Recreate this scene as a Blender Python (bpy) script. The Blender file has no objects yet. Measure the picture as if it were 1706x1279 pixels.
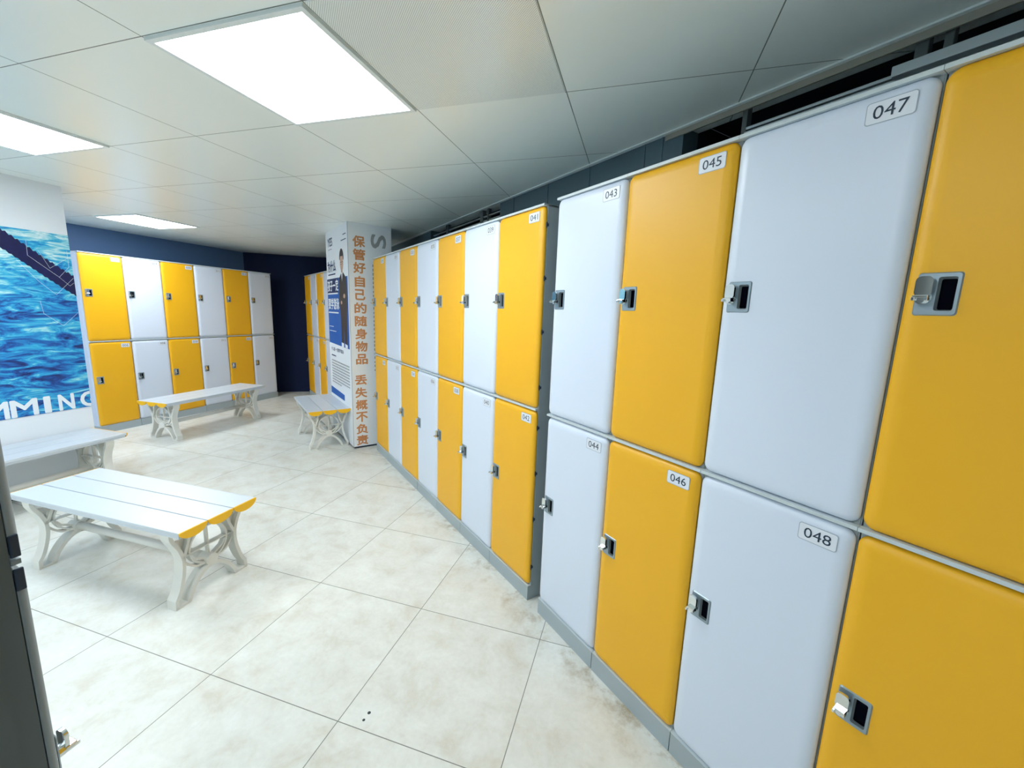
import bpy, bmesh, math, random
from mathutils import Vector, Matrix
random.seed(7)
sc = bpy.context.scene
COL = sc.collection
PI = math.pi

# ------------------------------------------------------------------ camera, world, exposure
FPX, PITCH, ROLL, EYE = 686.93, 9.6635, 1.9889, 1.4467
cam_d = bpy.data.cameras.new('camera'); cam = bpy.data.objects.new('camera', cam_d); COL.objects.link(cam)
cam_d.sensor_fit = 'HORIZONTAL'; cam_d.sensor_width = 36.0; cam_d.lens = FPX / 1706 * 36.0
cam_d.clip_start = .02; cam_d.clip_end = 100
_p, _r = math.radians(PITCH), math.radians(ROLL)
fwd = Vector((0, math.cos(_p), -math.sin(_p))); rt = Vector((1, 0, 0)); up = rt.cross(fwd)
rt2 = math.cos(_r) * rt + math.sin(_r) * up; up2 = -math.sin(_r) * rt + math.cos(_r) * up
M = Matrix((rt2, up2, -fwd)).transposed().to_4x4(); M.translation = Vector((0, 0, EYE))
cam.matrix_world = M
sc.camera = cam
w = bpy.data.worlds.new('world'); sc.world = w; w.use_nodes = True
w.node_tree.nodes['Background'].inputs[0].default_value = (.02, .025, .03, 1)
w.node_tree.nodes['Background'].inputs[1].default_value = 1
sc.view_settings.view_transform = 'Standard'; sc.view_settings.look = 'None'
sc.view_settings.exposure = 1.13; sc.view_settings.gamma = 1.0; sc.view_settings.use_curve_mapping = False
sc.cycles.max_bounces = 16; sc.cycles.diffuse_bounces = 12; sc.cycles.glossy_bounces = 5
LAMP = 10.0                       # radiance of the ceiling diffusers
LAMP_COL = (.90, .965, 1.0)

# ------------------------------------------------------------------ calibrated plan of the room
W, H, MID, BASE, CEIL = .382, 1.9261, 1.0022, .0775, 2.261
def az(a): a = math.radians(a); return Vector((math.sin(a), math.cos(a)))
N0, NAZ = Vector((.1609, 1.8182)), 147.58
F0, FAZ = Vector((.1138, 1.8988)), 145.91
B0, BAZ = Vector((-4.4571, 4.3219)), 17.63
D0, DAZ = Vector((-3.37, 6.74)), 142.0
L0, LAZ = Vector((-.826, .650)), 287.0
K0 = Vector((-1.625, 4.12))
G0, GAZ, CS = Vector((-1.1954, 1.4461)), 16.58, .6174
FL0, FLAZ, FS = Vector((-1.3882, 2.726)), 16.38, .5988
M0 = Vector((-3.40, 3.245))
def cellpt(i, j):
    a = az(GAZ); b = Vector((a.y, -a.x)); return G0 + (b * i + a * j) * CS

# ------------------------------------------------------------------ materials
MATS = {}
def pbsdf(name, col, rough=.5, metal=0, spec=.5, noise=None, coat=0):
    m = bpy.data.materials.new(name); m.use_nodes = True; nt = m.node_tree
    b = nt.nodes['Principled BSDF']
    b.inputs['Base Color'].default_value = (*col, 1); b.inputs['Roughness'].default_value = rough
    b.inputs['Metallic'].default_value = metal; b.inputs['Specular IOR Level'].default_value = spec
    b.inputs['Coat Weight'].default_value = coat
    if noise:                     # (scale, strength) small even variation of the paint
        tc = nt.nodes.new('ShaderNodeTexCoord'); n = nt.nodes.new('ShaderNodeTexNoise'); n.inputs['Scale'].default_value = noise[0]
        n.inputs['Detail'].default_value = 4
        mr = nt.nodes.new('ShaderNodeMapRange'); mr.inputs['To Min'].default_value = 1 - noise[1]; mr.inputs['To Max'].default_value = 1 + noise[1]
        mx = nt.nodes.new('ShaderNodeVectorMath'); mx.operation = 'SCALE'; mx.inputs[0].default_value = col
        nt.links.new(tc.outputs['Object'], n.inputs['Vector']); nt.links.new(n.outputs['Fac'], mr.inputs['Value'])
        nt.links.new(mr.outputs[0], mx.inputs['Scale']); nt.links.new(mx.outputs[0], b.inputs['Base Color'])
    MATS[name] = m; return m
YEL = pbsdf('yellow_plastic', (.86, .44, .006), .42, noise=(3, .03))
WHT = pbsdf('white_plastic', (.67, .74, .865), .32, noise=(3, .015))
GRY = pbsdf('grey_plastic', (.36, .42, .45), .45, noise=(6, .05))
LGR = pbsdf('light_grey_plastic', (.55, .62, .65), .4, noise=(6, .03))
DGR = pbsdf('dark_grey_plastic', (.085, .105, .11), .4, noise=(8, .08))
MGR = pbsdf('slate_plastic', (.20, .24, .26), .4, noise=(8, .05))
HNG = pbsdf('hinge_plastic', (.012, .028, .055), .35)
PLA = pbsdf('lock_plate_metal', (.30, .38, .44), .35, .6)
SLOT = pbsdf('slot_dark', (.003, .004, .010), .9, spec=.05)
CHR = pbsdf('chrome', (.75, .78, .78), .12, 1.0)
INK = pbsdf('number_ink', (.012, .03, .06), .5)
PLT = pbsdf('number_plate', (.74, .78, .86), .35)
PED = pbsdf('number_plate_edge', (.36, .42, .50), .4)
BEN = pbsdf('bench_white', (.58, .64, .71), .3, noise=(5, .02))
BLG = pbsdf('bench_frame_white', (.72, .72, .68), .42, noise=(7, .03))
BYE = pbsdf('bench_yellow', (.90, .50, .006), .35)
PWH = pbsdf('wall_white', (.80, .85, .91), .5, noise=(2, .02))
NAVY_LIT = pbsdf('navy_paint_lit', (.075, .15, .30), .55, noise=(2, .08))  # navy wall lightened: the lamp's glow on it is put into the colour
NAVY_SHADE = pbsdf('navy_paint_shaded', (.005, .012, .048), .7, spec=.2, noise=(2, .08))  # same navy darkened: the dim far end's shade is put into the colour
TEAL = pbsdf('slate_wall', (.060, .105, .135), .45, noise=(4, .15))
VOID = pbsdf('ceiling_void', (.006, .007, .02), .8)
ALU = pbsdf('aluminium', (.45, .52, .56), .35, .5)
TRM = pbsdf('white_trim', (.75, .82, .84), .35)
BEI = pbsdf('beige_trim', (.30, .29, .25), .6)
ORG = pbsdf('orange_print', (.60, .265, .11), .5)
GPR = pbsdf('grey_print', (.33, .35, .37), .5)
BLU = pbsdf('blue_print', (.008, .11, .44), .5, spec=.2)
DBL = pbsdf('navy_print', (.006, .03, .12), .5, spec=.2)
PWT = pbsdf('white_print', (.80, .86, .92), .4)
SKI = pbsdf('skin_print', (.55, .36, .27), .5)
BLK = pbsdf('black_print', (.006, .008, .016), .45)
OUT = pbsdf('outer_wall', (.80, .83, .86), .6, noise=(2, .03))
em = bpy.data.materials.new('lamp_diffuser'); em.use_nodes = True
_b = em.node_tree.nodes['Principled BSDF']; _b.inputs['Base Color'].default_value = (.8, .8, .8, 1)
_b.inputs['Emission Color'].default_value = (*LAMP_COL, 1); _b.inputs['Emission Strength'].default_value = LAMP

def N(nt, t, **kw):
    n = nt.nodes.new(t)
    for k, v in kw.items(): setattr(n, k, v)
    return n
def math_node(nt, op, a, b=None, c=None):
    n = nt.nodes.new('ShaderNodeMath'); n.operation = op
    for i, v in enumerate((a, b, c)):
        if v is None: continue
        if isinstance(v, (int, float)): n.inputs[i].default_value = v
        else: nt.links.new(v, n.inputs[i])
    return n.outputs[0]
def grid_lines(nt, vec, spacing, half):
    """1 on the joints of a square grid of that spacing"""
    sep = N(nt, 'ShaderNodeSeparateXYZ'); nt.links.new(vec, sep.inputs[0]); o = []
    for ax in ('X', 'Y'):
        f = math_node(nt, 'PINGPONG', sep.outputs[ax], spacing / 2 )
        # pingpong peaks at spacing/2; the joints sit at 0
        o.append(math_node(nt, 'LESS_THAN', f, half))
    return math_node(nt, 'MAXIMUM', o[0], o[1])

def floor_material():
    m = bpy.data.materials.new('floor_tiles'); m.use_nodes = True; nt = m.node_tree; L = nt.links.new
    b = nt.nodes['Principled BSDF']; tc = N(nt, 'ShaderNodeTexCoord')
    line = grid_lines(nt, tc.outputs['Object'], FS, .0016)
    # each tile shifts the marbling a little
    sc_ = N(nt, 'ShaderNodeVectorMath', operation='SCALE'); sc_.inputs['Scale'].default_value = 1 / FS; L(tc.outputs['Object'], sc_.inputs[0])
    fl = N(nt, 'ShaderNodeVectorMath', operation='FLOOR'); L(sc_.outputs[0], fl.inputs[0])
    wn = N(nt, 'ShaderNodeTexWhiteNoise', noise_dimensions='2D'); L(fl.outputs[0], wn.inputs['Vector'])
    off = N(nt, 'ShaderNodeVectorMath', operation='SCALE'); off.inputs['Scale'].default_value = 7; L(wn.outputs['Color'], off.inputs[0])
    ad = N(nt, 'ShaderNodeVectorMath', operation='ADD'); L(tc.outputs['Object'], ad.inputs[0]); L(off.outputs[0], ad.inputs[1])
    n1 = N(nt, 'ShaderNodeTexNoise'); n1.inputs['Scale'].default_value = 6.5; n1.inputs['Detail'].default_value = 11; n1.inputs['Roughness'].default_value = .68; n1.inputs['Distortion'].default_value = .35
    L(ad.outputs[0], n1.inputs['Vector'])
    cr = N(nt, 'ShaderNodeValToRGB'); e = cr.color_ramp
    e.elements[0].position = .32; e.elements[0].color = (.63, .61, .54, 1)
    e.elements[1].position = .66; e.elements[1].color = (.77, .79, .765, 1)
    x = e.elements.new(.48); x.color = (.71, .72, .68, 1)
    L(n1.outputs['Fac'], cr.inputs[0])
    n2 = N(nt, 'ShaderNodeTexNoise'); n2.inputs['Scale'].default_value = 55; n2.inputs['Detail'].default_value = 6; L(tc.outputs['Object'], n2.inputs['Vector'])
    mr = N(nt, 'ShaderNodeMapRange'); mr.inputs['To Min'].default_value = .92; mr.inputs['To Max'].default_value = 1.06; L(n2.outputs['Fac'], mr.inputs['Value'])
    mul = N(nt, 'ShaderNodeVectorMath', operation='SCALE'); L(cr.outputs[0], mul.inputs[0]); L(mr.outputs[0], mul.inputs['Scale'])
    col = mul.outputs[0]
    # brownish scuffs on the floor along the foot of the numbered lockers
    geo = N(nt, 'ShaderNodeNewGeometry')
    d = az(NAZ); nrm = Vector((-d.y, d.x)) * -1
    if nrm.dot(-N0) < 0: nrm = -nrm
    dt = N(nt, 'ShaderNodeVectorMath', operation='DOT_PRODUCT'); dt.inputs[1].default_value = (nrm.x, nrm.y, 0); L(geo.outputs['Position'], dt.inputs[0])
    dist = math_node(nt, 'SUBTRACT', dt.outputs['Value'], nrm.dot(N0))
    near = N(nt, 'ShaderNodeMapRange'); near.inputs['From Min'].default_value = .0; near.inputs['From Max'].default_value = .17
    near.inputs['To Min'].default_value = 1; near.inputs['To Max'].default_value = 0; L(dist, near.inputs['Value'])
    n3 = N(nt, 'ShaderNodeTexNoise'); n3.inputs['Scale'].default_value = 9; n3.inputs['Detail'].default_value = 8; n3.inputs['Roughness'].default_value = .7; L(tc.outputs['Object'], n3.inputs['Vector'])
    th = N(nt, 'ShaderNodeMapRange'); th.inputs['From Min'].default_value = .5; th.inputs['From Max'].default_value = .68; L(n3.outputs['Fac'], th.inputs['Value'])
    stain = math_node(nt, 'MULTIPLY', math_node(nt, 'MULTIPLY', near.outputs[0], th.outputs[0]), .9)
    mx = N(nt, 'ShaderNodeMix', data_type='RGBA'); L(stain, mx.inputs['Factor']); L(col, mx.inputs['A']); mx.inputs['B'].default_value = (.33, .25, .13, 1)
    col = mx.outputs['Result']
    mx2 = N(nt, 'ShaderNodeMix', data_type='RGBA'); L(line, mx2.inputs['Factor']); L(col, mx2.inputs['A']); mx2.inputs['B'].default_value = (.20, .21, .19, 1)
    col = mx2.outputs['Result']
    # two black drill marks in one tile
    for (px, py, r) in ((-.4776, 1.2744, .006), (-.4874, 1.2471, .005)):
        ds = N(nt, 'ShaderNodeVectorMath', operation='DISTANCE'); L(geo.outputs['Position'], ds.inputs[0]); ds.inputs[1].default_value = (px, py, 0)
        k = math_node(nt, 'LESS_THAN', ds.outputs['Value'], r)
        m3 = N(nt, 'ShaderNodeMix', data_type='RGBA'); L(k, m3.inputs['Factor']); L(col, m3.inputs['A']); m3.inputs['B'].default_value = (.02, .03, .03, 1)
        col = m3.outputs['Result']
    L(col, b.inputs['Base Color'])
    rr = N(nt, 'ShaderNodeMapRange'); rr.inputs['To Min'].default_value = .26; rr.inputs['To Max'].default_value = .48; L(n1.outputs['Fac'], rr.inputs['Value']); L(rr.outputs[0], b.inputs['Roughness'])
    bp = N(nt, 'ShaderNodeBump'); bp.inputs['Strength'].default_value = .25; bp.inputs['Distance'].default_value = .002; bp.invert = True
    L(line, bp.inputs['Height']); L(bp.outputs[0], b.inputs['Normal'])
    return m

def ceiling_material():
    m = bpy.data.materials.new('ceiling_metal_tiles'); m.use_nodes = True; nt = m.node_tree; L = nt.links.new
    b = nt.nodes['Principled BSDF']; tc = N(nt, 'ShaderNodeTexCoord')
    line = grid_lines(nt, tc.outputs['Object'], CS, .0018)
    n = N(nt, 'ShaderNodeTexNoise'); n.inputs['Scale'].default_value = 1.2; n.inputs['Detail'].default_value = 2; L(tc.outputs['Object'], n.inputs['Vector'])
    cr = N(nt, 'ShaderNodeValToRGB'); cr.color_ramp.elements[0].color = (.86, .925, .90, 1); cr.color_ramp.elements[1].color = (.89, .945, .93, 1); L(n.outputs['Fac'], cr.inputs[0])
    mx = N(nt, 'ShaderNodeMix', data_type='RGBA'); L(line, mx.inputs['Factor']); L(cr.outputs[0], mx.inputs['A']); mx.inputs['B'].default_value = (.16, .19, .18, 1)
    L(mx.outputs['Result'], b.inputs['Base Color'])
    b.inputs['Roughness'].default_value = .34; b.inputs['Metallic'].default_value = .12
    bp = N(nt, 'ShaderNodeBump'); bp.inputs['Strength'].default_value = .3; bp.inputs['Distance'].default_value = .002
    L(line, bp.inputs['Height']); L(bp.outputs[0], b.inputs['Normal'])
    return m

def perforated_material():
    m = bpy.data.materials.new('perforated_metal'); m.use_nodes = True; nt = m.node_tree; L = nt.links.new
    b = nt.nodes['Principled BSDF']; tc = N(nt, 'ShaderNodeTexCoord'); sep = N(nt, 'ShaderNodeSeparateXYZ'); L(tc.outputs['Object'], sep.inputs[0])
    pitch = .0075
    sx = math_node(nt, 'SINE', math_node(nt, 'MULTIPLY', sep.outputs['X'], 2 * PI / pitch))
    sy = math_node(nt, 'SINE', math_node(nt, 'MULTIPLY', sep.outputs['Y'], 2 * PI / pitch))
    k = math_node(nt, 'GREATER_THAN', math_node(nt, 'MULTIPLY', sx, sy), .38)
    mx = N(nt, 'ShaderNodeMix', data_type='RGBA'); L(k, mx.inputs['Factor']); mx.inputs['A'].default_value = (.88, .94, .93, 1); mx.inputs['B'].default_value = (.34, .39, .40, 1)
    L(mx.outputs['Result'], b.inputs['Base Color']); b.inputs['Roughness'].default_value = .4; b.inputs['Metallic'].default_value = .25
    return m

def water_material():
    m = bpy.data.materials.new('printed_sea'); m.use_nodes = True; nt = m.node_tree; L = nt.links.new
    b = nt.nodes['Principled BSDF']; tc = N(nt, 'ShaderNodeTexCoord')
    mp = N(nt, 'ShaderNodeMapping'); mp.inputs['Scale'].default_value = (1.0, 1.0, 4.2); mp.inputs['Rotation'].default_value = (0, .10, 0); L(tc.outputs['Object'], mp.inputs[0])
    n = N(nt, 'ShaderNodeTexNoise'); n.inputs['Scale'].default_value = 4.2; n.inputs['Detail'].default_value = 12; n.inputs['Roughness'].default_value = .66; n.inputs['Distortion'].default_value = 1.3
    L(mp.outputs[0], n.inputs['Vector'])
    sep = N(nt, 'ShaderNodeSeparateXYZ'); L(tc.outputs['Object'], sep.inputs[0])
    # broad swell: dark band in the middle, paler towards the top and just below the crest
    wv = N(nt, 'ShaderNodeTexNoise'); wv.inputs['Scale'].default_value = 1.6; wv.inputs['Detail'].default_value = 3; L(tc.outputs['Object'], wv.inputs['Vector'])
    zz = math_node(nt, 'ADD', sep.outputs['Z'], math_node(nt, 'MULTIPLY', wv.outputs['Fac'], .22))
    zr = N(nt, 'ShaderNodeValToRGB'); e = zr.color_ramp; e.interpolation = 'B_SPLINE'
    zm = N(nt, 'ShaderNodeMapRange'); zm.inputs['From Min'].default_value = .70; zm.inputs['From Max'].default_value = 2.05; L(zz, zm.inputs['Value']); L(zm.outputs[0], zr.inputs[0])
    e.elements[0].position = 0; e.elements[0].color = (.42, .42, .42, 1)
    e.elements[1].position = 1; e.elements[1].color = (.66, .66, .66, 1)
    for p, v in ((.15, .44), (.30, .33), (.42, .36), (.48, .60), (.54, .30), (.62, .38), (.72, .66), (.85, .70)):
        x = e.elements.new(p); x.color = (v, v, v, 1)
    s = math_node(nt, 'ADD', math_node(nt, 'MULTIPLY', math_node(nt, 'SUBTRACT', n.outputs['Fac'], .5), 2.5), zr.outputs[0])
    cr = N(nt, 'ShaderNodeValToRGB'); e = cr.color_ramp
    e.elements[0].position = .05; e.elements[0].color = (.003, .018, .13, 1)
    e.elements[1].position = .98; e.elements[1].color = (.75, .88, .92, 1)
    for p, c in ((.25, (.006, .09, .38)), (.42, (.012, .24, .60)), (.58, (.03, .42, .70)), (.74, (.22, .62, .74))):
        x = e.elements.new(p); x.color = (*c, 1)
    L(s, cr.inputs[0]); L(cr.outputs[0], b.inputs['Base Color']); b.inputs['Roughness'].default_value = .3
    return m

# ------------------------------------------------------------------ helpers
def tag(o, label=None, cat=None, group=None, kind=None):
    if label: o['label'] = label
    if cat: o['category'] = cat
    if group: o['group'] = group
    if kind: o['kind'] = kind
    return o
def link(name, data, parent=None, loc=None, rotz=0):
    o = bpy.data.objects.new(name, data); COL.objects.link(o)
    if parent: o.parent = parent
    if loc is not None: o.location = loc
    o.rotation_euler = (0, 0, rotz)
    return o
def empty(name, p, azd=None, z=0):
    """Empty whose local +X runs along azimuth azd, local -Y is the front"""
    return link(name, None, None, (p[0], p[1], z), 0 if azd is None else math.radians(90 - azd))
def mesh(name, verts, faces, mats, mi=None, smooth=False):
    me = bpy.data.meshes.new(name); me.from_pydata([tuple(v) for v in verts], [], faces)
    for m in (mats if isinstance(mats, (list, tuple)) else [mats]): me.materials.append(m)
    if mi: me.polygons.foreach_set('material_index', mi)
    if smooth: me.polygons.foreach_set('use_smooth', [True] * len(me.polygons))
    me.update(); return me
class MB:
    def __init__(s): s.v, s.f, s.m = [], [], []
    def add(s, v, f, mi=0):
        k = len(s.v); s.v += [tuple(p) for p in v]; s.f += [[i + k for i in q] for q in f]; s.m += [mi] * len(f)
    def box(s, x0, x1, y0, y1, z0, z1, mi=0, bev=0):
        if bev <= 0:
            v = [(x, y, z) for x in (x0, x1) for y in (y0, y1) for z in (z0, z1)]
            f = [(0, 1, 3, 2), (4, 6, 7, 5), (0, 4, 5, 1), (2, 3, 7, 6), (0, 2, 6, 4), (1, 5, 7, 3)]
            s.add(v, f, mi); return
        bm = bmesh.new(); bmesh.ops.create_cube(bm, size=1)
        for p in bm.verts: p.co = Vector(((x0 + x1) / 2 + p.co.x * (x1 - x0), (y0 + y1) / 2 + p.co.y * (y1 - y0), (z0 + z1) / 2 + p.co.z * (z1 - z0)))
        bmesh.ops.bevel(bm, geom=bm.edges[:], offset=bev, segments=2, affect='EDGES', profile=.5)
        bm.verts.index_update(); s.add([p.co.copy() for p in bm.verts], [[q.index for q in f.verts] for f in bm.faces], mi); bm.free()
    def prism(s, poly, x0, x1, axis='X', mi=0):
        """closed polygon of 2-D points extruded along an axis; X: (y,z)  Y: (x,z)  Z: (x,y)"""
        n = len(poly)
        def P(a, p): return (a, p[0], p[1]) if axis == 'X' else ((p[0], a, p[1]) if axis == 'Y' else (p[0], p[1], a))
        v = [P(x0, p) for p in poly] + [P(x1, p) for p in poly]
        f = [list(range(n))[::-1], list(range(n, 2 * n))] + [(i, (i + 1) % n, n + (i + 1) % n, n + i) for i in range(n)]
        s.add(v, f, mi)
    def ribbon(s, path, t, x0, x1, closed=False, mi=0):
        """strip of thickness t along a 2-D path (y,z), extruded x0..x1"""
        n = len(path); a, b = [], []
        for i, p in enumerate(path):
            q0 = path[(i - 1) % n] if (closed or i > 0) else p; q1 = path[(i + 1) % n] if (closed or i < n - 1) else p
            d = Vector((q1[0] - q0[0], q1[1] - q0[1])).normalized(); nn = Vector((-d.y, d.x)) * t / 2
            a.append((p[0] + nn.x, p[1] + nn.y)); b.append((p[0] - nn.x, p[1] - nn.y))
        v = []
        for i in range(n): v += [(x0, *a[i]), (x1, *a[i]), (x1, *b[i]), (x0, *b[i])]
        f = []
        for i in range(n if closed else n - 1):
            j = (i + 1) % n
            for k in range(4): f.append((4 * i + k, 4 * i + (k + 1) % 4, 4 * j + (k + 1) % 4, 4 * j + k))
        if not closed: f += [(3, 2, 1, 0), (4 * n - 4, 4 * n - 3, 4 * n - 2, 4 * n - 1)]
        s.add(v, f, mi)
    def tube(s, p0, p1, r, n=16, mi=0, r1=None):
        p0, p1 = Vector(p0), Vector(p1); d = (p1 - p0).normalized(); r1 = r if r1 is None else r1
        u = d.orthogonal().normalized(); w_ = d.cross(u); v = []
        for p, rr in ((p0, r), (p1, r1)):
            for i in range(n): a = 2 * PI * i / n; v.append(p + (u * math.cos(a) + w_ * math.sin(a)) * rr)
        f = [list(range(n))[::-1], list(range(n, 2 * n))] + [(i, (i + 1) % n, n + (i + 1) % n, n + i) for i in range(n)]
        s.add(v, f, mi)
    def done(s, name, mats, smooth=False): 
        me = mesh(name, s.v, s.f, mats, s.m, smooth)
        bm = bmesh.new(); bm.from_mesh(me); bmesh.ops.recalc_face_normals(bm, faces=bm.faces[:]); bm.to_mesh(me); bm.free()
        return me
    def build(s, name, mats, parent=None, smooth=False): return link(name, s.done(name, mats, smooth), parent)
def rrect(x0, x1, z0, z1, r, n=6):
    pts = []
    for cx, cz, a0 in ((x1 - r, z1 - r, 0), (x0 + r, z1 - r, 90), (x0 + r, z0 + r, 180), (x1 - r, z0 + r, 270)):
        for i in range(n + 1):
            a = math.radians(a0 + 90 * i / n); pts.append((cx + r * math.cos(a), cz + r * math.sin(a)))
    return pts
def loops_mesh(name, loops, mats, mi=None, cap_start=True):
    n = len(loops[0]); v = [p for l in loops for p in l]; f = []; m = []
    for k in range(len(loops) - 1):
        for i in range(n):
            f.append((k * n + i, k * n + (i + 1) % n, (k + 1) * n + (i + 1) % n, (k + 1) * n + i)); m.append(mi[k] if mi else 0)
    if cap_start: f.append(list(range(n))[::-1]); m.append(mi[0] if mi else 0)
    f.append([(len(loops) - 1) * n + i for i in range(n)]); m.append(mi[-1] if mi else 0)
    me = mesh(name, v, f, mats, m, True)
    bm = bmesh.new(); bm.from_mesh(me); bmesh.ops.recalc_face_normals(bm, faces=bm.faces[:]); bm.to_mesh(me); bm.free()
    return me
_tc = {}
def text_geo(s, bold=0.0, depth=0):
    """vertices (2-D) and faces of a line of lettering, its own box scaled to 0..1"""
    k = (s, bold)
    if k in _tc: return _tc[k]
    cu = bpy.data.curves.new('lettering', 'FONT'); cu.body = s; cu.size = 1; cu.offset = bold; cu.resolution_u = 3
    o = bpy.data.objects.new('lettering', cu); COL.objects.link(o)
    dg = bpy.context.evaluated_depsgraph_get(); me = bpy.data.meshes.new_from_object(o.evaluated_get(dg))
    v = [p.co.copy() for p in me.vertices]; f = [list(p.vertices) for p in me.polygons]
    bpy.data.objects.remove(o); bpy.data.curves.remove(cu); bpy.data.meshes.remove(me)
    if not v: _tc[k] = ([], []); return _tc[k]
    x0, x1 = min(p.x for p in v), max(p.x for p in v); y0, y1 = min(p.y for p in v), max(p.y for p in v)
    _tc[k] = ([((p.x - x0) / (x1 - x0), (p.y - y0) / (y1 - y0)) for p in v], f); return _tc[k]
def put_text(mb, s, x0, x1, z0, z1, y, mi=0, bold=0.0, rot=0):
    v, f = text_geo(s, 0.0)
    if rot: v = [(b, 1 - a) for a, b in v]      # turned a quarter clockwise
    sh = [(0, 0)] if bold <= 0 else [(0, 0), (bold, 0), (-bold, 0), (0, bold), (0, -bold), (bold * .7, bold * .7), (-bold * .7, -bold * .7), (bold * .7, -bold * .7), (-bold * .7, bold * .7)]
    for k, (dx, dz) in enumerate(sh): mb.add([(x0 + a * (x1 - x0) + dx * (z1 - z0), y - k * .00001, z0 + b * (z1 - z0) + dz * (z1 - z0)) for a, b in v], f, mi)
def flat_poly(mb, pts, y, mi=0): mb.add([(p[0], y, p[1]) for p in pts], [list(range(len(pts)))], mi)
def ell(cx, cz, rx, rz, n=24): return [(cx + rx * math.cos(2 * PI * i / n), cz + rz * math.sin(2 * PI * i / n)) for i in range(n)]

# ------------------------------------------------------------------ room shell
def wall_seg(name, p, q, z0=0, z1=CEIL + .25, m=OUT, th=.1):
    """wall with its inner face on the line p-q; the room is on the right when walking p to q"""
    p, q = Vector(p), Vector(q); d = (q - p); a = math.degrees(math.atan2(d.x, d.y))
    mb = MB(); mb.box(0, d.length, 0, th, z0, z1)
    o = mb.build(name, m); o.location = (p.x, p.y, 0); o.rotation_euler = (0, 0, math.radians(90 - a))
    o['kind'] = 'structure'; return o
nd = az(NAZ); nback = Vector((-nd.y, nd.x)) 
if nback.dot(N0) < 0: nback = -nback              # away from the camera: behind the near lockers
WR = N0 + nback * .52                              # foot of the right-hand wall, level with locker 043
PA = WR + nd * 4.5; PG = Vector((-2.67, 7.245)); PF = Vector((-4.33, 6.76)); PE = Vector((-5.17, 4.0)); PD = Vector((-5.3, 3.2))
PC = Vector((-4.6, -1.9)); PB = Vector((PA.x, -1.9))
if PA.y < -1.9: PA = WR + nd * ((WR.y + 1.9) / -nd.y); PB = PA
def poly_slab(name, pts, z0, z1, m, org, azd):
    """slab whose object axes follow the tile grid, so that its joints fall on that grid"""
    th = math.radians(90 - azd) - PI / 2           # local +Y along azimuth azd
    c, s = math.cos(-th), math.sin(-th)
    loc = []
    for p in pts:
        d = Vector(p) - org; loc.append((d.x * c - d.y * s, d.x * s + d.y * c))
    mb = MB(); mb.prism(loc, z0, z1, 'Z'); o = mb.build(name, m); o.location = (org.x, org.y, 0); o.rotation_euler = (0, 0, th)
    o['kind'] = 'structure'; return o
_room = [PA, PG, PF, PE, PD, PC] + ([PB] if (PB - PA).length > .01 else [])
cen = sum(_room, Vector((0, 0))) / len(_room)
_big = [p + (p - cen).normalized() * .25 for p in _room]
poly_slab('floor', _big, -.08, 0, floor_material(), FL0, FLAZ)
poly_slab('ceiling', _big, CEIL, CEIL + .04, ceiling_material(), G0, GAZ)
wall_seg('wall_back', PF, PG, m=NAVY_SHADE); wall_seg('wall_left', PE, PF, m=NAVY_LIT); wall_seg('wall_corner', PD, PE, m=NAVY_LIT)
wall_seg('wall_side', PC, PD); wall_seg('wall_rear', PA if (PB - PA).length < .01 else PB, PC)
# right wall: whole up to 1.9 m, above it slate panels between two openings into the dark
sG = (PG - WR).dot(nd); sA = (PA - WR).dot(nd)
wr = empty('wall_right', WR, NAZ); wr['kind'] = 'structure'
mb = MB(); mb.box(sG, sA + .1, 0, .1, 0, 1.9); mb.build('wall_lower_panel', TEAL, wr)
mb = MB(); mb.box(sG, -2.78, 0, .1, 1.9, CEIL); mb.box(-1.37, .19, 0, .1, 1.9, CEIL)
for s in (-1.18, -.78, -.40, -.02, .08): mb.box(s, s + .006, -.003, 0, 1.9, CEIL)
mb.build('wall_upper_panel', TEAL, wr)
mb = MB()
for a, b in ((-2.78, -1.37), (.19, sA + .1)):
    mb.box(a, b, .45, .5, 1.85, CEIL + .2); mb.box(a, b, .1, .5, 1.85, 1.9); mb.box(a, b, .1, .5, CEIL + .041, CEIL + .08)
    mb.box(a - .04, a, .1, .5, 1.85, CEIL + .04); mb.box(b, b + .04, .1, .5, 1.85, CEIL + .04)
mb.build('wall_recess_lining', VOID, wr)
# slim angle trim where ceiling meets wall
tr = empty('trim_1', WR, NAZ); tr['kind'] = 'structure'
mb = MB(); mb.box(sG, sA, -.022, .0, CEIL - .006, CEIL - .0005); mb.build('angle_trim', TRM, tr)
mb = MB(); mb.box(.10, sA, -.006, .002, CEIL - .028, CEIL - .006); mb.build('beige_fillet', BEI, tr)
def strip_window(name, a, b, rails, posts, yoff):
    wdw = empty(name, WR, NAZ); wdw['kind'] = 'structure'
    mb = MB()
    for (s0, s1, z0, z1, y0, y1) in rails: mb.box(s0, s1, y0, y1, z0, z1, bev=.002)
    mb.build('window_rail', ALU, wdw)
    mb = MB()
    for s_, w_ in posts: mb.box(s_, s_ + w_, yoff, yoff + .03, 1.9, CEIL, bev=.002)
    mb.build('window_post', DGR, wdw)
    return wdw
strip_window('window_1', .19, 2, [(.46, 2.2, 2.146, 2.156, .0, .03), (.46, 2.2, 2.166, 2.176, .01, .04), (.90, 2.2, 2.150, 2.178, -.035, -.005), (.46, 2.2, 1.93, 1.96, 0, .04)], [(.44, .02), (.93, .03), (.99, .02)], .012)
strip_window('window_2', -2.7, -1.4, [(-2.76, -1.39, 2.170, 2.180, .02, .04), (-2.76, -1.39, 2.205, 2.213, .02, .04), (-2.76, -1.39, 1.92, 1.95, 0, .04)], [(-2.42, .05), (-1.72, .05), (-1.60, .02)], .015)

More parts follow.
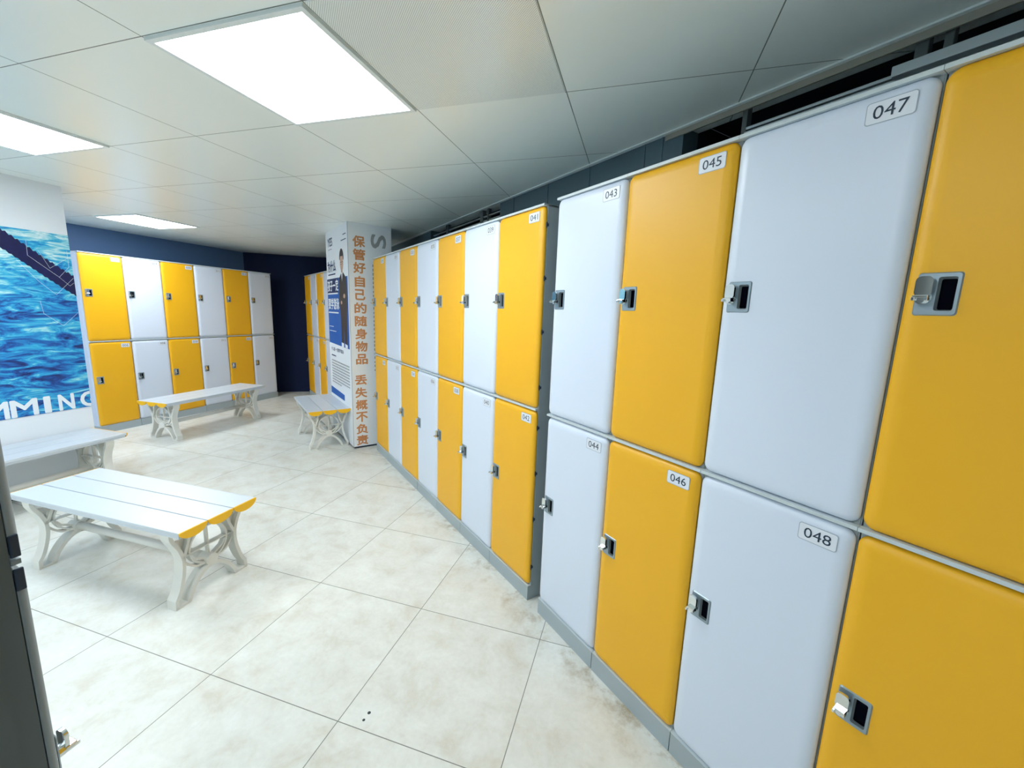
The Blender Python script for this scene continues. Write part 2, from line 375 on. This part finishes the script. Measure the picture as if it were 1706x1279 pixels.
# ------------------------------------------------------------------ ceiling lights, added fill lights and the perforated panel
def on_grid(o, i, j, z):
    p = cellpt(i, j); o.location = (p.x, p.y, z); o.rotation_euler = (0, 0, math.radians(90 - GAZ) - PI / 2); return o
def make_light(i, j, label, n=None):
    root = tag(on_grid(link('ceiling_light', None), i, j, CEIL), label, 'ceiling light', 'square ceiling lights')
    s = CS; fr = .022
    mb = MB()
    for (x0, x1, y0, y1) in ((.004, s - .004, .004, fr), (.004, s - .004, s - fr, s - .004), (.004, fr, fr, s - fr), (s - fr, s - .004, fr, s - fr)):
        mb.box(x0, x1, y0, y1, -.010, 0)
    fr_o = mb.build('frame', TRM, root)
    mb = MB(); mb.box(fr, s - fr, fr, s - fr, -.007, -.001); mb.build('diffuser', em, root)
    return root
make_light(0, 0, 'large bright ceiling light nearest the camera, beside the perforated panel')
make_light(-3, 0, 'bright ceiling light cut by the left edge, above the sea mural')
make_light(-6, 3, 'farthest bright ceiling light, above the back row of lockers')
make_light(-6, 0, 'square ceiling light hidden behind the white sea mural wall')
make_light(-3, -3, 'added unseen fill light behind the camera, towards the left wall')  # unseen lamp, added as fill from the rear left
make_light(0, -3, 'added unseen fill light behind the camera, towards the numbered lockers')  # unseen lamp, added to brighten the nearest lockers
mb = MB(); mb.box(.004, CS - .004, .004, CS - .004, -.003, 0, 0)
pp = tag(on_grid(mb.build('perforated_ceiling_panel', perforated_material()), 1, 0, CEIL), 'square perforated metal ceiling panel beside the largest ceiling light', 'ceiling panel')

# ------------------------------------------------------------------ lockers
DH = .910                                        # height of a door
def door_mesh(m):
    lv = [(0, .0205), (0, .0165), (.0006, .0138), (.0026, .0103), (.0065, .0067), (.0125, .0035), (.020, .0013), (.028, .0002), (.032, 0)]
    x0, x1, z0, z1 = .0025, W - .0025, 0, DH
    loops = []
    for ins, y in lv:
        r = max(.024 - ins * .3, .012)
        loops.append([(x, y, z) for x, z in rrect(x0 + ins, x1 - ins, z0 + ins, z1 - ins, r, 8)])
    # the front runs in to the cut-out behind the lock plate
    hole = rrect(.0205 + .029, .0205 + .058, .462 + .008, .462 + .076, .003, 8)
    for y in (0, .0195): loops.append([(x, y, z) for x, z in hole])
    me = loops_mesh('door', loops, m)
    k = len(loops[0]); me.polygons.foreach_set('use_smooth', [i // k < 8 for i in range(len(me.polygons))])
    return me
DOOR = {'y': door_mesh(YEL), 'w': door_mesh(WHT), 'd': door_mesh(MGR)}
def lock_plate_mesh():
    """grey plate 63 x 82 mm with a finger slot on the right, origin at its lower left"""
    w_, h_ = .063, .082; mb = MB()
    out = rrect(0, w_, 0, h_, .006, 4); o2 = rrect(.0025, w_ - .0025, .0025, h_ - .0025, .005, 4)
    slot = rrect(.030, .056, .010, .073, .004, 4); s2 = rrect(.033, .054, .012, .069, .003, 4)
    n = len(out)
    v = [(x, .0005, z) for x, z in out] + [(x, -.0025, z) for x, z in o2] + [(x, -.0025, z) for x, z in slot] + [(x, .006, z) for x, z in s2] + [(x, .012, z) for x, z in s2]
    f, m = [], []
    for k, mm in ((0, 0), (1, 0), (2, 1), (3, 2)):
        for i in range(n): f.append((k * n + i, k * n + (i + 1) % n, (k + 1) * n + (i + 1) % n, (k + 1) * n + i)); m.append(mm)
    f.append([4 * n + i for i in range(n)]); m.append(2)
    me = mesh('lock_plate', v, f, [PLA, MGR, SLOT], m); 
    bm = bmesh.new(); bm.from_mesh(me); bmesh.ops.recalc_face_normals(bm, faces=bm.faces[:]); bm.to_mesh(me); bm.free()
    return me
def lock_mesh():
    """chrome flap over the keyhole with the padlock loop standing out below it"""
    mb = MB()
    mb.tube((.0145, -.0025, .034), (.0145, -.012, .034), .0125, 20)
    fl = rrect(.002, .027, .036, .074, .009, 5)
    mb.prism(fl, -.019, -.012, 'Y')
    # hasp: two prongs and a bridge
    mb.box(.003, .026, -.030, -.012, .0335, .0385, bev=.0015)
    mb.box(.003, .008, -.034, -.012, .028, .035, bev=.001); mb.box(.021, .026, -.030, -.012, .028, .035, bev=.001)
    mb.tube((.0145, -.012, .030), (.0145, -.026, .030), .0065, 16)
    return mb.done('lock', CHR)
LOCKP, LOCK = lock_plate_mesh(), lock_mesh()
def plate_mesh(num):
    mb = MB(); w_, h_ = .081, .043
    a = rrect(0, w_, 0, h_, .006, 4); b = rrect(.0016, w_ - .0016, .0016, h_ - .0016, .005, 4); n = len(a)
    mb.add([(x, -.0002, z) for x, z in a] + [(x, -.0008, z) for x, z in a] + [(x, -.0008, z) for x, z in b],
           [(k * n + i, k * n + (i + 1) % n, (k + 1) * n + (i + 1) % n, (k + 1) * n + i) for k in (0, 1) for i in range(n)], 2)
    mb.add([(x, -.0008, z) for x, z in b], [list(range(n))], 0)
    put_text(mb, num, .0125, .0685, .009, .034, -.0013, 1, .0)
    return mb.done('number_plate', [PLT, INK, PED])
def body_mesh(m, rail=None):
    mb = MB()
    mb.box(.003, W - .003, .022, .50, BASE, H - .0015, 0); mb.box(.0005, .003, .05, .50, BASE, H - .0015, 0); mb.box(W - .003, W - .0005, .024 if rail is None else .05, .50, BASE, H - .0015, 0)
    mb.box(.0005, W - .0005, .010 if rail else .0015, .022, MID - .0045, MID + .0045, 1)     # rail between the doors
    mb.box(.0005, W - .0005, .0005, .50, H - .009, H, 1)                   # top board
    mb.box(.0005, W - .0005, .003, .022, BASE, BASE + .003, 1)
    return mb.done('body', [m, rail or LGR])
def base_mesh(m):
    mb = MB(); mb.box(.0016, W - .0016, .003, .50, 0, BASE - .001, 0); return mb.done('base', m)
BODY = {'g': body_mesh(GRY), 'd': body_mesh(DGR, MGR), 'w': body_mesh(WHT)}; BAS = {'g': base_mesh(GRY), 'd': base_mesh(DGR)}
def hinge_mesh():
    mb = MB(); mb.tube((0, 0, -.012), (0, 0, .012), .003, 12); mb.box(-.002, .002, -.003, .010, -.006, .006); return mb.done('hinge', HNG)
HINGE = hinge_mesh()
ZD = (MID + .0058, BASE + .0040)
def locker(p, azd, i, col, numbers, label, group, body='g', base='g', hinges=False, cat='locker'):
    d = az(azd); q = p + d * (i * W)
    root = tag(empty('locker', q, azd), label, cat, group)
    link('body', BODY[body], root); link('base', BAS[base], root)
    for k in (0, 1):
        dr = link('door', DOOR[col], root, (0, 0, ZD[k]))
        if numbers: link('number_plate', plate_mesh(numbers[k]), dr, (.272, 0, DH - .063))
        link('lock_plate', LOCKP, dr, (.0205, 0, .462)); link('lock', LOCK, dr, (.0205, 0, .462))
        if hinges:
            for hz in (.10, .36, .60, .83): link('hinge', HINGE, dr, (W + .0005, .018, hz))
    return root
def num(n): return '%03d' % n
cn = {'y': 'yellow', 'w': 'white'}
# near block, left to right 043..050
for i, (c, n) in enumerate((('w', 43), ('y', 45), ('w', 47), ('y', 49))):
    ex = {43: 'just right of the narrow gap in the long row', 45: 'between two white ones in the nearest block', 47: 'in the nearest block, with a big legible number', 49: 'nearest the camera and cut by the right edge'}[n]
    lb = '%s two-door locker %s over %s, %s' % (cn[c], num(n), num(n + 1), ex) if n != 49 else 'yellow two-door locker nearest the camera, cut by the right edge of the photo'
    locker(N0, NAZ, i, c, (num(n), num(n + 1)), lb, 'lockers along the right wall')
# far block, right to left 041 .. 029
for i in range(7):
    n = 41 - 2 * i; c = 'yw'[i % 2]
    ex = ['right end of the far block, beside the narrow gap', 'next to yellow locker 041', 'between white lockers 035 and 039', 'fourth from the gap in the far block', 'right wall, last but two before the pillar', 'right wall, last white one before the pillar', 'right wall, last of the row, touching the white pillar'][i]
    locker(F0 + az(FAZ + 180) * ((i + 1) * W + (.005 if i > 3 else 0)), FAZ, 0, c, (num(n), num(n + 1)), '%s two-door locker %s over %s, %s' % (cn[c], num(n), num(n + 1), ex), 'lockers along the right wall', hinges=(i in (0, 4)))
# back block
ex = ['at the left end, beside the sea mural wall', 'second from the left end of the back row', 'third from the left, behind the back bench', 'fourth from the left, behind the back bench', 'last yellow one of the back row', 'right end of the back row']
for i in range(6):
    n = 5 + 2 * i; c = 'yw'[i % 2]
    locker(B0, BAZ, i, c, (num(n), num(n + 1)), '%s two-door locker %s over %s, %s' % (cn[c], num(n), num(n + 1), ex[i]), 'lockers in the back row', body='w' if i == 0 else 'g')
# row half hidden behind the pillar
ex = ['far end, against the dark navy wall', 'second from the dark navy wall', 'third from the dark navy wall', 'closest to the pillar edge']
for i in range(4):
    n = 17 + 2 * i; c = 'yw'[i % 2]
    locker(D0, DAZ, i, c, (num(n), num(n + 1)), '%s dim locker in the row behind the pillar, %s' % (cn[c], ex[i]), 'dim lockers behind the pillar')
# the one at the camera's left shoulder, seen from its side
lk = locker(L0, LAZ, 0, 'd', None, 'dark grey locker side panel at the lower left corner, very close', None, body='d', base='d')
lk.name = 'locker'
for ch in list(lk.children):
    if ch.name.startswith('door'):
        z_ = (.0, .045) if abs(ch.location.z - ZD[0]) < .01 else (DH - .045, DH)
        mb = MB(); mb.box(.0004, .006, .008, .0208, z_[0] + .002, z_[1] - .002, bev=.002); tag(mb.build('hinge_cap', HNG, ch), 'dark navy hinge cap')

# ------------------------------------------------------------------ benches (local x along the length, y across, origin at a top corner's foot)
def smooth_path(pts, n=8):
    """Catmull-Rom through the points"""
    out = []; P = [pts[0]] + list(pts) + [pts[-1]]
    for i in range(1, len(P) - 2):
        p0, p1, p2, p3 = (Vector(P[i - 1]), Vector(P[i]), Vector(P[i + 1]), Vector(P[i + 2]))
        for k in range(n):
            t = k / n; out.append(tuple(.5 * ((2 * p1) + (-p0 + p2) * t + (2 * p0 - 5 * p1 + 4 * p2 - p3) * t * t + (-p0 + 3 * p1 - 3 * p2 + p3) * t ** 3)))
    out.append(tuple(pts[-1])); return out
BW, BH, TT = .40, .42, .018
def leg_frame(xc):
    mb = MB(); hw = .028; top = BH - TT - .002; cy = BW / 2; x0, x1 = xc - hw, xc + hw
    for s in (-1, 1):
        Y = lambda d: cy + s * (cy - d)      # d = distance in from the bench edge
        leg = [(Y(.020), top), (Y(.022), top - .045), (Y(.050), top - .105), (Y(.066), top - .165), (Y(.062), top - .235), (Y(.040), .085), (Y(.019), .045)]
        mb.ribbon(smooth_path(leg, 6) + [(Y(.017), .0)], .017, x0, x1)
        # foot block, U-shaped
        a, b = sorted((Y(.011), Y(.080)))
        mb.box(x0, x1, a, b, .0, .013)
        # bracket from the waist of the leg back up to the top
        br = [(Y(.066), top - .160), (Y(.082), top - .125), (Y(.100), top - .070), (Y(.104), top)]
        mb.ribbon(smooth_path(br, 5), .014, x0, x1)
        # thin web between leg and bracket
        mb.prism([(Y(.030), top - .07), (Y(.100), top - .07), (Y(.084), top - .125), (Y(.066), top - .16), (Y(.050), top - .11)], xc - .003, xc + .003)
        # curved strut from waist to hub
        st = [(Y(.066), top - .170), (Y(.090), top - .205), (Y(.130), top - .240), (cy, .152)]
        mb.ribbon(smooth_path(st, 5), .010, xc - .018, xc + .018)
        # spokes from hub up to the ring
        mb.ribbon([(cy + s * .008, .165), (cy + s * .070, .185 + .012), (cy + s * .088, .225)], .010, xc - .012, xc + .012)
        # web between leg and arch, upper part
    # arch between the feet
    ar = []
    for i in range(25):
        t = i / 24; y = .074 + (BW - .148) * t; ar.append((y, .006 + .128 * math.sin(PI * t) ** .72))
    mb.ribbon(ar, .019, x0, x1)
    # inner edge rib of the arch + vertical inner side of the foot
    ring = [(cy + .096 * math.cos(2 * PI * i / 36), .247 + .096 * math.sin(2 * PI * i / 36)) for i in range(36)]
    mb.ribbon(ring, .009, xc - .016, xc + .016, closed=True)
    mb.ribbon([(cy, .16), (cy, .34)], .008, xc - .010, xc + .010)
    mb.box(xc - .016, xc + .016, .062, BW - .062, .237, .242)        # horizontal tie bar
    mb.box(x0, x1, .014, BW - .014, top - .012, top)                 # bearer under the planks
    # hub disc
    mb.tube((xc - hw - .004, cy, .160), (xc + hw + .004, cy, .160), .030, 24)
    return mb.done('leg_frame', BLG)
_bm = {}
def bench_meshes(Lb):
    if Lb in _bm: return _bm[Lb]
    g = .005; pw = (BW - 2 * g) / 3; r = []
    mb = MB(); mb.box(.004, Lb - .004, 0, pw, BH - TT, BH, bev=.002); mb.box(.012, Lb - .012, .006, .012, BH - TT - .016, BH - TT + .001); mb.box(.012, Lb - .012, pw - .012, pw - .006, BH - TT - .016, BH - TT + .001)
    plank = mb.done('plank', BEN)
    pts = [(0, BH - .001), (pw, BH - .001), (pw, BH - .010)]
    for i in range(13):
        a = math.radians(15 + 150 * i / 12); pts.append((pw / 2 + pw / 2 * math.cos(a) * 1.0, BH - .010 - (.040) * math.sin(a) + .006))
    pts.append((0, BH - .010))
    caps = []
    for x0, x1 in ((-.003, .004), (Lb - .004, Lb + .003)):
        mb = MB(); mb.prism(pts, x0, x1, 'X'); caps.append(mb.done('end_cap', BYE))
    legs = [leg_frame(.112), leg_frame(Lb - .112)]
    mb = MB(); mb.tube((.112, BW / 2, .165), (Lb - .112, BW / 2, .165),   .021, 24); tube = mb.done('stretcher', BLG, True)
    _bm[Lb] = (plank, pw + g, caps, legs, tube); return _bm[Lb]
def bench(p, azd, Lb, label):
    """corner p; length runs along azd, the width to the left of it (local +y)"""
    root = tag(empty('bench', p, azd), label, 'bench', 'white plank benches')
    plank, step, caps, legs, tube = bench_meshes(Lb)
    for k in range(3):
        pl = link('plank', plank, root, (0, k * step, 0))
        for c in caps: tag(link('end_cap', c, pl), 'yellow scalloped end cap')
    for l in legs: link('leg_frame', l, root)
    link('stretcher', tube, root)
    return root
E1 = Vector((-2.634, 2.052)); 
bench(Vector((-1.4755, 1.707)) - az(105.6) * 1.212, 105.6, 1.212, 'white three-plank bench nearest the camera, yellow scalloped end facing right')
bench(Vector((-3.52, 4.09)), 14.5, 1.22, 'white bench standing in front of the back row of lockers')
bench(Vector((-3.015, 3.118)) - az(14.6) * 1.2, 14.6, 1.20, 'white bench against the sea mural wall, cut by the left edge')
bench(Vector((-1.9927, 3.9436)) + az(-36.1) * .88, 143.9, .88, 'short white bench against the poster side of the pillar')

# ------------------------------------------------------------------ mural wall
mw = empty('wall_mural', M0, 17.0); mw['kind'] = 'structure'      # local +x runs away from the camera side, so the wall lies at x<0
mb = MB(); mb.box(-1.5, 0, 0, .40, .065, CEIL); mb.build('wall_body', PWH, mw)
mb = MB(); mb.box(-1.49, -.01, .012, .39, 0, .065); mb.build('wall_plinth', HNG, mw)
mu = tag(empty('mural', M0, 17.0), 'blue sea wave mural with white letters on the white wall at left', 'mural')
mb = MB(); mb.box(-1.46, -.001, -.004, 0, .594, 1.914); mb.build('sea_picture', water_material(), mu)
# dark lane rope across the top corner
mb = MB(); n = 46
a, b = [], []
for i in range(n):
    t = i / (n - 1); x = -.62 + .62 * t; z = 2.02 - .47 * t + .012 * math.sin(t * 5) ; hw_ = .058 + .014 * (i % 2) + .012 * t
    a.append((x, min(z + hw_, 1.913))); b.append((x, min(z - hw_ + .006 * (i % 2), 1.905)))
a = [p for p in a]; 
v = [(x, -.0046, z) for x, z in a] + [(x, -.0046, z) for x, z in b]
mb.add(v, [(i, i + 1, n + i + 1, n + i) for i in range(n - 1)])
mb.build('lane_rope_picture', pbsdf('rope_print', (.004, .008, .075), .4, noise=(40, .6)), mu)
def line_strip(mb, pts, t, y):
    for (p, q) in zip(pts[:-1], pts[1:]):
        p, q = Vector(p), Vector(q); d = (q - p).normalized(); n_ = Vector((-d.y, d.x)) * t / 2
        mb.add([(c.x, y, c.y) for c in (p + n_, q + n_, q - n_, p - n_)], [(0, 1, 2, 3)])
mb = MB()
line_strip(mb, [(-.236, 1.84), (-.239, 1.738), (-.085, 1.60), (-.021, 1.68), (-.021, 1.80)], .0016, -.0052)
line_strip(mb, [(-.30, 1.70), (-.20, 1.56), (-.115, 1.47), (-.004, 1.60)], .0014, -.0052)
line_strip(mb, [(-.21, 1.42), (-.20, 1.33), (-.10, 1.24), (-.004, 1.34)], .0014, -.0052)
line_strip(mb, [(-.18, 1.78), (-.13, 1.66), (-.004, 1.76)], .0014, -.0052)
line_strip(mb, [(-.085, 1.60), (-.03, 1.54), (-.004, 1.565)], .0012, -.0052)
mb.build('white_line_drawing', PWT, mu)
mb = MB()
for ch, l, r in (('S', .85, .745), ('W', .73, .58), ('I', .558, .53), ('M', .445, .312), ('M', .575, .46), ('I', .272, .242), ('N', .191, .105), ('G', .062, -.035)):
    if ch == 'S' or ch == 'W': l += .25; r += .25
    if ch == 'I' and l > .5: l += .2; r += .2
    put_text(mb, ch, -l, -r, .600, .716, -.0050, 0, .038)
me = mb.done('mural_lettering', PWT)
bm = bmesh.new(); bm.from_mesh(me); bmesh.ops.bisect_plane(bm, geom=bm.verts[:] + bm.edges[:] + bm.faces[:], plane_co=(-.002, 0, 0), plane_no=(1, 0, 0), clear_outer=True); bm.to_mesh(me); bm.free()
link('mural_lettering', me, mu)

# ------------------------------------------------------------------ pillar with poster and notice
RAZ = 53.7; LFAZ = 143.7                                            # reading directions of its right and left faces
pil = empty('wall_pillar', K0, LFAZ); pil['kind'] = 'structure'     # local x from -0.9 (far) to 0 (the front corner)
mb = MB(); mb.box(-.895, 0, 0, .43, .02, CEIL); mb.build('pillar_body', PWH, pil)
mb = MB(); mb.box(-.885, -.01, .01, .42, 0, .02); mb.build('pillar_plinth', HNG, pil)
mb = MB(); mb.box(-.003, .0012, -.0012, .003, .02, CEIL - .002); mb.build('corner_bead', PED, pil)
po = tag(empty('poster', K0, LFAZ), 'tall swimming poster with a person in a dark suit on the pillar', 'poster')
Y0 = -.002
mb = MB(); mb.box(-.890, -.006, Y0, 0, .44, CEIL - .01); mb.build('poster_sheet', PWH, po)
mb = MB(); flat_poly(mb, [(-.885, 1.757), (-.03, 1.757), (-.03, 1.035), (-.885, 1.05)], Y0 - .0006); mb.build('blue_panel', BLU, po)
mb = MB(); flat_poly(mb, [(-.885, .535), (-.29, .52), (-.29, .455), (-.885, .455)], Y0 - .0006); mb.build('blue_band', BLU, po)
mb = MB(); flat_poly(mb, [(-.885, 1.757), (-.40, 1.757), (-.40, 1.60), (-.885, 1.60)], Y0 - .0010); mb.build('navy_panel', DBL, po)
y = Y0 - .0016
mb = MB(); put_text(mb, 'YES', -.80, -.59, 2.10, 2.185, y, 0, .02)
mb.box(-.78, -.62, y - .0001, y, 2.065, 2.070)
for k, (a_, b_) in enumerate(((-.16, -.045), (-.235, -.045))): mb.box(a_, b_, y - .0001, y, 2.155 - k * .05, 2.163 - k * .05)
put_text(mb, '为什么', -.84, -.475, 1.83, 1.945, y, 0, .025); mb.box(-.82, -.50, y - .0001, y, 1.795, 1.808)
put_text(mb, '什么是一定要学游泳', -.80, -.27, .965, 1.005, y, 0, .01); mb.box(-.80, -.60, y - .0001, y, .905, .917)
mb.build('dark_lettering', DBL, po)
mb = MB(); put_text(mb, '孩子一定', -.865, -.40, 1.625, 1.740, y, 0, .03); mb.box(-.87, -.42, y - .0001, y, 1.590, 1.604)
put_text(mb, '要学游泳', -.855, -.385, 1.43, 1.545, y, 0, .03); mb.box(-.86, -.42, y - .0001, y, 1.385, 1.399)
mb.box(-.85, -.66, y - .0001, y, 1.235, 1.241); mb.box(-.85, -.55, y - .0001, y, 1.185, 1.191)
mb.build('white_lettering', PWT, po)
mb = MB(); rnd = random.Random(3)
for r_ in range(9):
    z = .845 - r_ * .031; x = -.80; end = -.06 if r_ < 8 else -.40
    while x < end:
        l = rnd.uniform(.022, .05); mb.box(x, min(x + l, end), y - .0001, y, z, z + .014); x += l + .007
mb.build('small_print', GPR, po)
# printed person: hair, face, suit, hands, as flat shapes of the print
fy = Y0 - .0011
mb = MB()
flat_poly(mb, [(-.36, 1.74), (-.30, 1.775), (-.255, 1.80), (-.19, 1.80), (-.13, 1.77), (-.075, 1.73), (-.06, 1.50), (-.085, 1.36), (-.10, 1.07), (-.20, 1.08), (-.215, 1.28), (-.235, 1.08), (-.33, 1.085), (-.325, 1.36), (-.37, 1.50)], fy)
mb.build('printed_suit', BLK, po)
mb = MB()
flat_poly(mb, ell(-.235, 1.90, .062, .092), fy - .0002); flat_poly(mb, [(-.262, 1.84), (-.208, 1.84), (-.20, 1.79), (-.268, 1.79)], fy - .0002)
flat_poly(mb, ell(-.17, 1.565, .035, .022), fy - .0004); flat_poly(mb, ell(-.285, 1.50, .030, .018), fy - .0004)
mb.build('printed_skin', SKI, po)
mb = MB(); hp = [(-.235 + .082 * math.cos(math.radians(a)), 1.935 + .10 * math.sin(math.radians(a))) for a in range(-10, 191, 15)]
hp += [(-.295, 1.93), (-.275, 1.965), (-.235, 1.958), (-.19, 1.962), (-.172, 1.925)]
flat_poly(mb, hp, fy - .0005)
for cx in (-.262, -.208): mb.box(cx - .02, cx + .02, fy - .0006, fy - .0005, 1.900, 1.906); mb.box(cx - .02, cx + .02, fy - .0006, fy - .0005, 1.880, 1.883)
mb.build('printed_hair', BLK, po)
mb = MB(); flat_poly(mb, [(-.26, 1.80), (-.21, 1.80), (-.235, 1.71)], fy - .0004); flat_poly(mb, [(-.335, 1.085), (-.24, 1.08), (-.245, 1.04), (-.335, 1.04)], fy - .0003); flat_poly(mb, [(-.195, 1.08), (-.10, 1.07), (-.10, 1.038), (-.19, 1.04)], fy - .0003)
mb.build('printed_shirt', PWT, po)
nt_ = tag(empty('notice', K0, RAZ), 'white notice with orange vertical Chinese lettering on the right side of the pillar', 'notice')
mb = MB(); mb.box(.004, .424, -.002, 0, .03, CEIL - .006); mb.build('notice_sheet', PWH, nt_)
ch_z = [2.089, 1.972, 1.852, 1.703, 1.581, 1.451, 1.314, 1.194, 1.067, .938, .729, .590, .463, .322, .206, .081]
ch_z = [2.089, 1.965, 1.840, 1.708, 1.581, 1.451, 1.322, 1.194, 1.067, .938, .725, .592, .463, .334, .206, .085]
mb = MB()
for i, (c, z) in enumerate(zip('保管好自己的随身物品丢失概不负责', ch_z)):
    xc = .105 + .0 * i if i < 10 else .090
    w2 = .056 if c not in '自己' else .046
    put_text(mb, c, xc - w2, xc + w2, z - .050, z + .050, -.0028, 0, .036)
mb.build('orange_lettering', ORG, nt_)
mb = MB(); put_text(mb, 'S', .225, .370, 2.045, 2.17, -.0028, 0, .04, rot=1); mb.build('grey_letter', GPR, nt_)
mb = MB(); rnd = random.Random(5)
for k in range(26): z = 1.86 - k * .042; mb.box(.232, .250, -.0028, -.0027, z, z + rnd.uniform(.016, .028))
mb.build('small_print', GPR, nt_)
